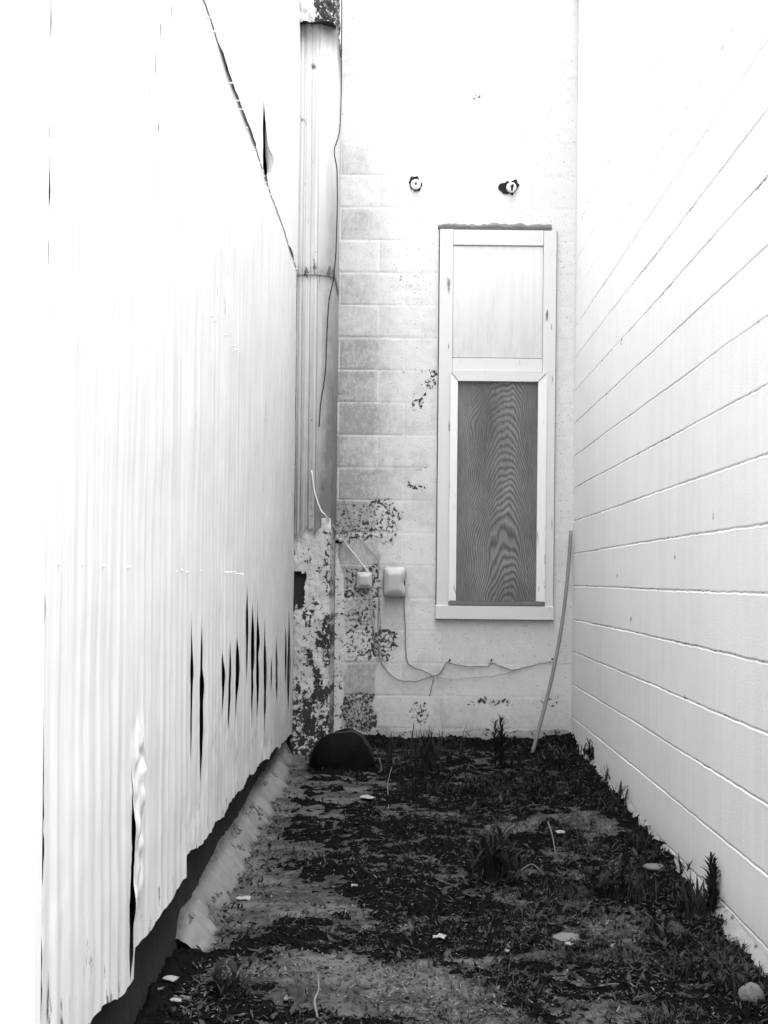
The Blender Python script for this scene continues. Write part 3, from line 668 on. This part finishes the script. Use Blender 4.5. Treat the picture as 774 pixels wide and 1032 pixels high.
# leaning pole in the right corner
a_ = ray(577, 535); p0 = (XR - .022, YB - .045, EYE + a_[1] * (YB - .045)); gx, gy = G(536, 759)
gzp = gz(gx, gy)
P = [Vector((gx, gy, gzp - .01)).lerp(Vector(p0), t) for t in np.linspace(0, 1, 9)]
P = [p + Vector((.045 * math.sin(math.pi * i / 8), 0, 0)) for i, p in enumerate(P)]
tag(MB().tube(spline(P, 4), .0112, 10).obj('leaning_pole', M['pole'], None, (gx, gy, gzp), True), 'long thin grey pole leaning in the far right corner', 'pole')

# ------------------------------------------------------------------ black bag
bx_, by_ = G(343.5, 779); bzv = gz(bx_, by_)
bag = thing('bag', 'black dome-shaped bag slumped on the ground against the pier', 'bag', (bx_, by_ + .12, float(zg(by_))))
zb0 = float(zg(by_)) + .004
nU, nV = 40, 15
hw = .182; hgt = .205
us = np.linspace(0, 1, nU); vs = np.linspace(0, 1, nV)
def sil(u):   # outline of the bag, left foot to right foot
    pts = np.array([(-1, 0), (-1.0, .26), (-.86, .62), (-.60, .90), (-.2, 1.0), (.25, 1.0), (.60, .88), (.88, .55), (1., .20), (.98, 0)])
    s = np.linspace(0, 1, len(pts)); return np.interp(u, s, pts[:, 0]), np.interp(u, s, pts[:, 1])
sx, sz = sil(us)
VV = []
for j, v in enumerate(vs):
    dpt = by_ + .02 + v * .22; e = abs(2 * v - 1); scl = (1 - e ** 2.3) ** .5 if e < 1 else 0.0
    scl = max(scl, .02)
    wr = (fbm(us * 5, us * 0 + v * 4, 5) - .5) * .30
    VV.append(np.stack([bx_ + sx * hw * (.55 + .45 * scl) * scl ** .15 * (1 + wr * .5) * (1 if scl > .03 else .9), np.full(nU, dpt) + wr * .1, zb0 + sz * hgt * (.25 + .75 * scl) * (1 + wr)], -1))
VV = np.array(VV)  # (nV,nU,3)
Fq = gridf(nV, nU)
V2 = list(VV.reshape(-1, 3)); F2 = [tuple(int(q) for q in f) for f in Fq]
F2.append(tuple(range(nU))); F2.append(tuple((nV - 1) * nU + i for i in range(nU))[::-1])
mesh('bag_body', V2, F2, M['black'], bag)
for v_i, nm in ((5, 'piping'), (10, 'piping')):
    pts = [Vector(p) + Vector((0, -.004 if v_i == 2 else .004, .003)) for p in VV[v_i][::2]]
    MB().tube(pts, .0035, 8).obj(nm, M['blackt'], bag, sm=True)
pts = [Vector(VV[3][36]) + Vector((.012, -.01, .012)), Vector((bx_ + hw + .02, by_ + .02, zb0 + .07)), Vector((bx_ + hw + .035, by_ - .01, zb0 + .02)), Vector((bx_ + hw + .02, by_ - .03, zb0 + .006))]
MB().tube(spline(pts, 6), .006, 8).obj('strap', M['blackt'], bag, sm=True)

# ------------------------------------------------------------------ plants
def blade(mb, x, y, z, hgt, ang, lean, wd, curl=.4, seg=5):
    ca, sa = math.cos(ang), math.sin(ang); tx, ty = -sa, ca; pts = []
    for i in range(seg + 1):
        t = i / seg; r = lean * hgt * (t ** (1 + curl)); zz = z + hgt * t * (1 - .35 * lean * t * t)
        ww = wd * (math.sin(math.pi * (0.12 + .88 * t)) ** .8 if t < .999 else .05) * .5
        pts.append(((x + ca * r + tx * ww, y + sa * r + ty * ww, zz), (x + ca * r, y + sa * r, zz - ww * .5), (x + ca * r - tx * ww, y + sa * r - ty * ww, zz)))
    V = [q for p in pts for q in p]; Fc = []
    for i in range(seg):
        b = i * 3; Fc += [(b, b + 1, b + 4, b + 3), (b + 1, b + 2, b + 5, b + 4)]
    mb.add(V, Fc)
def weed(px, py, hpx, kind, label, n=None, wpx=None):
    x, y = G(px, py); z = gz(x, y) - .008; s = y / 1000.
    H = hpx * s; Wd = (wpx or hpx * .6) * s
    t = thing('weed' if kind != 'grass' else 'grass_tuft', label, 'weed' if kind != 'grass' else 'grass', (x, y, z), 'weeds growing along the passage')
    mb = MB(); mb2 = MB()
    if kind == 'spike':      # upright stem with close leaves
        for q in range(n or 2):
            ox, oy = random.uniform(-.35, .35) * Wd, random.uniform(-.02, .02); hh = H * random.uniform(.75, 1.)
            mb2.tube([(x + ox, y + oy, z - .01), (x + ox * 1.05, y + oy, z + hh * .5), (x + ox * 1.1, y + oy, z + hh * .97)], [.004, .003, .0015], 5)
            m_ = 40
            for i in range(m_):
                f = i / m_; blade(mb, x + ox * (1 + .1 * f), y + oy, z + hh * f * .92, hh * (.34 - .18 * f), random.uniform(0, 6.28), random.uniform(.35, 1.0), .009, .4, 3)
    elif kind == 'blade':
        for i in range(n or 26):
            ox, oy = random.gauss(0, .22) * Wd, random.gauss(0, .02)
            blade(mb, x + ox, y + oy, z, H * random.uniform(.45, 1.), random.uniform(0, 6.28), random.uniform(.05, .55), random.uniform(.004, .010), .6)
    elif kind == 'grass':
        for i in range(n or 40):
            ox, oy = random.gauss(0, .2) * Wd, random.gauss(0, .025)
            blade(mb, x + ox, y + oy, z, H * random.uniform(.35, 1.), random.uniform(0, 6.28), random.uniform(.05, .8), random.uniform(.003, .0065), .8)
    else:                    # low leafy weed
        for i in range(n or 30):
            ox, oy = random.gauss(0, .3) * Wd, random.gauss(0, .03); hh = H * random.uniform(.2, 1.)
            mb2.tube([(x + ox * .4, y + oy * .4, z), (x + ox, y + oy, z + hh * .8)], [.002, .0012], 4)
            for k_ in range(3): blade(mb, x + ox, y + oy, z + hh * random.uniform(.4, .8), H * .35, random.uniform(0, 6.28), random.uniform(.4, 1.1), random.uniform(.006, .014), .4, 3)
    mb.obj('leaves', random.choice([M['leafd'], M['leafd'], M['leafm']]), t)
    if mb2.v: mb2.obj('stem', M['leafd'], t)
WEEDS = [(430, 780, 58, 'blade', 'dark bushy weed against the end wall left of the window', 60, 40), (505, 774, 54, 'spike', 'spiky upright weed pair left of the leaning pole foot', 3, 24),
    (497, 890, 66, 'leaf', 'tall dark weed in the middle of the passage', 46, 46), (521, 776, 28, 'spike', 'short spiky weed just left of the leaning pole foot', 2, 14),
    (391, 768, 40, 'blade', 'dark weed between the black bag and the bushy weed', 20, 14), (466, 762, 44, 'grass', 'few thin grass stalks before the wall under the window', 7, 40),
    (560, 774, 26, 'leaf', 'low leafy weed at the foot of the leaning pole', 30, 40), (600, 775, 26, 'leaf', 'leafy weed in the far right corner', 30, 30),
    (622, 818, 30, 'blade', 'small weed clump by the right wall beyond the bare slab', 22, 20), (640, 862, 34, 'grass', 'curved grass tuft by the right wall beside the bare slab', 26, 30),
    (702, 934, 56, 'blade', 'broad-bladed weed clump against the right wall', 44, 40), (718, 928, 62, 'spike', 'tall pointed weed touching the right wall', 3, 16),
    (650, 912, 48, 'blade', 'broad-bladed weed left of the clump by the right wall', 30, 36), (727, 985, 40, 'grass', 'grass tuft low by the right wall near the front', 46, 50),
    (770, 965, 38, 'grass', 'faint thin stalks at the right edge by the wall', 10, 12), (610, 905, 36, 'leaf', 'leafy weed right of the middle', 36, 60),
    (232, 1010, 40, 'leaf', 'dark weed in the front left of the passage', 22, 34), (300, 1008, 30, 'blade', 'small blade weed near the front beside the curly twig', 12, 34),
    (748, 1010, 46, 'grass', 'grass tuft over the grey stone in the front right corner', 30, 40), (440, 800, 24, 'grass', 'dry grass in front of the bushy weed', 30, 60),
    (545, 800, 22, 'leaf', 'low weed patch before the leaning pole', 34, 60), (590, 860, 30, 'grass', 'grass tuft just beyond the middle near the bare slab', 36, 60),
    (675, 955, 36, 'leaf', 'low leafy weed before the broad-bladed clump', 30, 50), (325, 765, 14, 'grass', 'tiny grass tuft left of the black bag', 14, 16),
    (690, 890, 30, 'blade', 'small blade weed behind the tall pointed weed', 14, 16), (480, 800, 20, 'leaf', 'low weed in the far middle', 26, 50),
    (540, 772, 22, 'grass', 'short grass just right of the spiky weeds before the end wall', 26, 26), (410, 770, 24, 'grass', 'short grass before the end wall beside the knotted cable tail', 20, 24),
    (583, 765, 20, 'grass', 'short grass in the corner where the two block walls meet', 22, 20), (612, 795, 24, 'grass', 'grass tuft in the dip by the right wall near the far corner', 26, 20),
    (658, 868, 22, 'grass', 'little grass tuft touching the right wall beyond the pointed weed', 22, 18), (735, 1000, 30, 'leaf', 'low leafy weed before the grey corner stone', 26, 36),
    (690, 985, 30, 'grass', 'grass tuft in front of the low leafy weed near the right wall', 36, 50), (420, 862, 20, 'grass', 'dry grass on the dark soil left of the tall middle weed', 26, 60),
    (560, 905, 24, 'grass', 'dry grass right of the tall middle weed', 30, 60), (385, 1015, 14, 'grass', 'tiny grass tuft on the bare front concrete', 12, 24)]
for a in WEEDS: weed(*a)

# scattered litter (nobody could count it)
def scatter(name, n, mt, size, flat, region, seed, hi=.0, prob=None, kindcat='litter', aspect=(1, 2.4)):
    r = np.random.default_rng(seed); X = r.uniform(region[0], region[1], n * 3); Y = r.uniform(region[3] ** -1.2, region[2] ** -1.2, n * 3) ** (-1 / 1.2)
    keep = np.ones(len(X), bool)
    if prob is not None: keep = r.random(len(X)) < prob(X, Y)
    X, Y = X[keep][:n], Y[keep][:n]; n = len(X)
    Z = zg(Y) + np.maximum(0, soil_h(X, Y))
    a = r.uniform(0, 6.283, n); s = size * r.uniform(.4, 1.3, n); asp = r.uniform(*aspect, n)
    tilt = r.normal(0, flat, n); cr = r.uniform(-.5, .8, n)
    ca, sa = np.cos(a), np.sin(a); V = np.zeros((n, 6, 3))
    prof = [(-1, 0), (-.35, .55), (.45, .45), (1, 0), (.4, -.5), (-.4, -.45)]
    for k, (u, v) in enumerate(prof):
        uu = u * s * asp * (1 + r.normal(0, .15, n)); vv = v * s * (1 + r.normal(0, .2, n))
        V[:, k, 0] = X + ca * uu - sa * vv; V[:, k, 1] = Y + sa * uu + ca * vv
        V[:, k, 2] = Z + hi + .002 + uu * np.sin(tilt) + np.abs(v) * cr * s + np.abs(np.sin(tilt)) * s * asp * .8
    idx = np.arange(n)[:, None] * 6
    Fq = np.concatenate([idx + np.array([[0, 1, 2, 3]]), idx + np.array([[0, 3, 4, 5]])])
    o = mesh(name, V.reshape(-1, 3), Fq, mt, None, smooth_=False, kind='stuff'); tag(o, name.replace('_', ' ') + ' strewn over the ground of the passage', kindcat); return o
den = lambda X, Y: .25 + .75 * smooth(.40, .62, fbm(X * 5, Y * 8, 70))
scatter('dark_leaf_litter', 15000, M['moss'], .0055, .5, (-.62, 1.03, 2.2, 6.15), 1, prob=lambda X, Y: (1 - bareness(X, Y)) ** 2)
scatter('brown_leaf_litter', 15000, M['dry'], .0048, .45, (-.60, 1.03, 2.2, 6.15), 2, prob=lambda X, Y: den(X, Y) * (.35 + .65 * smooth(-.1, .8, X + (Y - 4.5) * .3)))
scatter('pale_leaf_litter', 2600, M['dryl'], .0042, .35, (-.60, 1.02, 2.2, 6.1), 3, prob=den)
scatter('curled_leaf_litter', 900, M['dry'], .012, .6, (-.60, 1.03, 2.2, 6.15), 12, prob=lambda X, Y: .3 + .7 * den(X, Y) * (1 - bareness(X, Y)), aspect=(1, 1.6))
scatter('pale_grit', 1300, M['chip'], .0030, .1, (-.62, 1.03, 2.2, 6.1), 4, aspect=(.8, 1.3))
scatter('dark_grit', 5000, M['moss'], .0035, .1, (-.62, 1.03, 2.2, 6.1), 6, aspect=(.8, 1.6))
# short grass / moss ground cover, as one object
mb = MB(); r = np.random.default_rng(5); n = 26000
yy = r.uniform(6.15 ** -1.1, 2.3 ** -1.1, n) ** (-1 / 1.1); xx = r.uniform(-.55, 1.03, n)
wgt = smooth(.42, .6, fbm(xx * 4, yy * 5, 70)) * (.15 + .85 * np.maximum(smooth(.0, .8, xx), smooth(5., 5.8, yy))) * (1 - .8 * bareness(xx, yy))
kp = r.random(n) < wgt; xx = xx[kp][:5200]; yy = yy[kp][:5200]; zz = zg(yy) + np.maximum(0, soil_h(xx, yy)) - .004
for x, y, z in zip(xx, yy, zz):
    for q in range(3):
        blade(mb, x + random.gauss(0, .006), y + random.gauss(0, .006), z, random.uniform(.008, .03), random.uniform(0, 6.28), random.uniform(.2, 1.1), random.uniform(.002, .0055), .6, 2)
o = mb.obj('ground_cover', M['leafm'], None, (0, 0, 0), kind='stuff'); tag(o, 'short sparse grass and moss growing over the soil', 'grass')

# individual pale scraps, stones and twigs
def lump(name, px, py, wpx, hpx, mt, label, cat, flat=.4, seed=0, group=None):
    x, y = G(px, py); s = y / 1000.; z = gz(x, y); hw_ = wpx * s / 2; hh = hpx * s * flat
    bm = bmesh.new(); bmesh.ops.create_icosphere(bm, subdivisions=3, radius=1)
    for v in bm.verts:
        n_ = .75 + .5 * float(fbm(np.array([v.co.x * 1.7 + seed * 3 + v.co.z]), np.array([v.co.y * 1.7 + seed]), seed)[0])
        v.co = Vector((x + v.co.x * hw_ * n_, y + v.co.y * hw_ * n_ * .8, z + hh * .35 + v.co.z * hh * n_))
    bm.verts.index_update(); V = [v.co[:] for v in bm.verts]; Fc = [[q.index for q in f.verts] for f in bm.faces]; bm.free()
    o = mesh(name, V, Fc, mt, None, (x, y, z), False); tag(o, label, cat, group)
lump('stone', 757, 1018, 26, 24, M['stone'], 'rounded grey stone in the front right corner', 'stone', .5, 1)
lump('stone', 571, 946, 28, 12, M['stone'], 'flat grey stone in the front right of the passage', 'stone', .3, 2)
lump('stone', 620, 955, 10, 6, M['stone'], 'small grey stone right of the flat grey one', 'stone', .5, 21)
lump('stone', 660, 880, 22, 10, M['stone'], 'flat pale slab piece near the right wall', 'stone', .3, 3)
def scrap(px, py, wpx, hpx, label, seed, mt='chip', cat='scrap'):
    x, y = G(px, py); s = y / 1000.; z = gz(x, y) + .000; r = random.Random(seed); hw_ = wpx * s / 2; dp = hpx * y * y / 1000. / 1.2 / 2
    n = 11; V = []
    for i in range(n):
        a = 2 * math.pi * i / n; q = r.uniform(.65, 1.1); V.append((x + hw_ * q * math.cos(a), y + dp * q * math.sin(a), z + .003 + .006 * r.random() + .08 * hw_ * math.cos(a + seed)**2))
    V += [(a, b, c - .0025) for a, b, c in V]
    Fc = [tuple(range(n)), tuple(range(n, 2 * n))[::-1]] + [(i, n + i, n + (i + 1) % n, (i + 1) % n) for i in range(n)]
    o = mesh('paint_flake', V, Fc, M[mt], None, (x, y, z), False); tag(o, label, 'paint flake', 'pale paint flakes on the ground')
scrap(444, 950, 16, 5, 'largest white flake near the front middle of the passage', 1)
scrap(573, 958, 9, 3, 'white flake lying by the flat grey stone', 2)
scrap(565, 843, 11, 4, 'white flake on the bare slab at right', 3)
scrap(371, 807, 20, 4, 'long pale flake in front of the black bag', 4)
scrap(245, 907, 16, 4, 'white flake at the edge of the mortar skirt', 5)
scrap(172, 999, 17, 6, 'white flake in the front left corner', 6)
scrap(177, 1018, 14, 5, 'pale flake nearest the front left', 7)
scrap(196, 999, 9, 3, 'small white flake in the front left', 8, 'dryl')
scrap(290, 1010, 9, 6, 'pale flake left of the curly twig', 9, 'dryl')
scrap(511, 961, 5, 4, 'tiny white round flake in the front middle', 10)
scrap(357, 899, 9, 2, 'tiny white flake on the left bare concrete', 11)
scrap(184, 1015, 22, 5, 'dull flake beside the front left weed', 12, 'dryl')
scrap(160, 1010, 12, 5, 'grey flake by the foundation in the front left', 13, 'dryl')
def twig(pts, label, mt, r0=.0035):
    P = []
    for px, py, h_ in pts:
        x, y = G(px, py); P.append((x, y, gz(x, y) + h_))
    P = spline(P, 5); n = len(P); o = MB().tube(P, [r0 * (1 - .5 * i / n) for i in range(n)], 6).obj('twig', mt, None, tuple(P[0]), True); tag(o, label, 'twig', 'twigs on the ground')
twig([(320, 1027, .004), (317, 1018, .02), (321, 1008, .03), (320, 997, .045)], 'pale curly twig in the front left', M['dryl'], .004)
twig([(552, 840, .05), (556, 852, .03), (560, 862, .006)], 'thin pale twig standing at the bare slab', M['dryl'])
twig([(391, 802, .005), (391, 792, .02), (395, 783, .04)], 'pale twig right of the black bag', M['dryl'], .003)
twig([(524, 879, .004), (536, 874, .01), (545, 880, .004)], 'short pale twig right of the tall middle weed', M['dryl'], .003)
twig([(604, 1000, .004), (620, 996, .01), (640, 999, .006)], 'horizontal pale twig in the front right', M['dryl'], .003)
twig([(485, 890, .004), (488, 878, .035), (486, 868, .06)], 'dry stalk within the tall middle weed', M['dryl'], .0028)
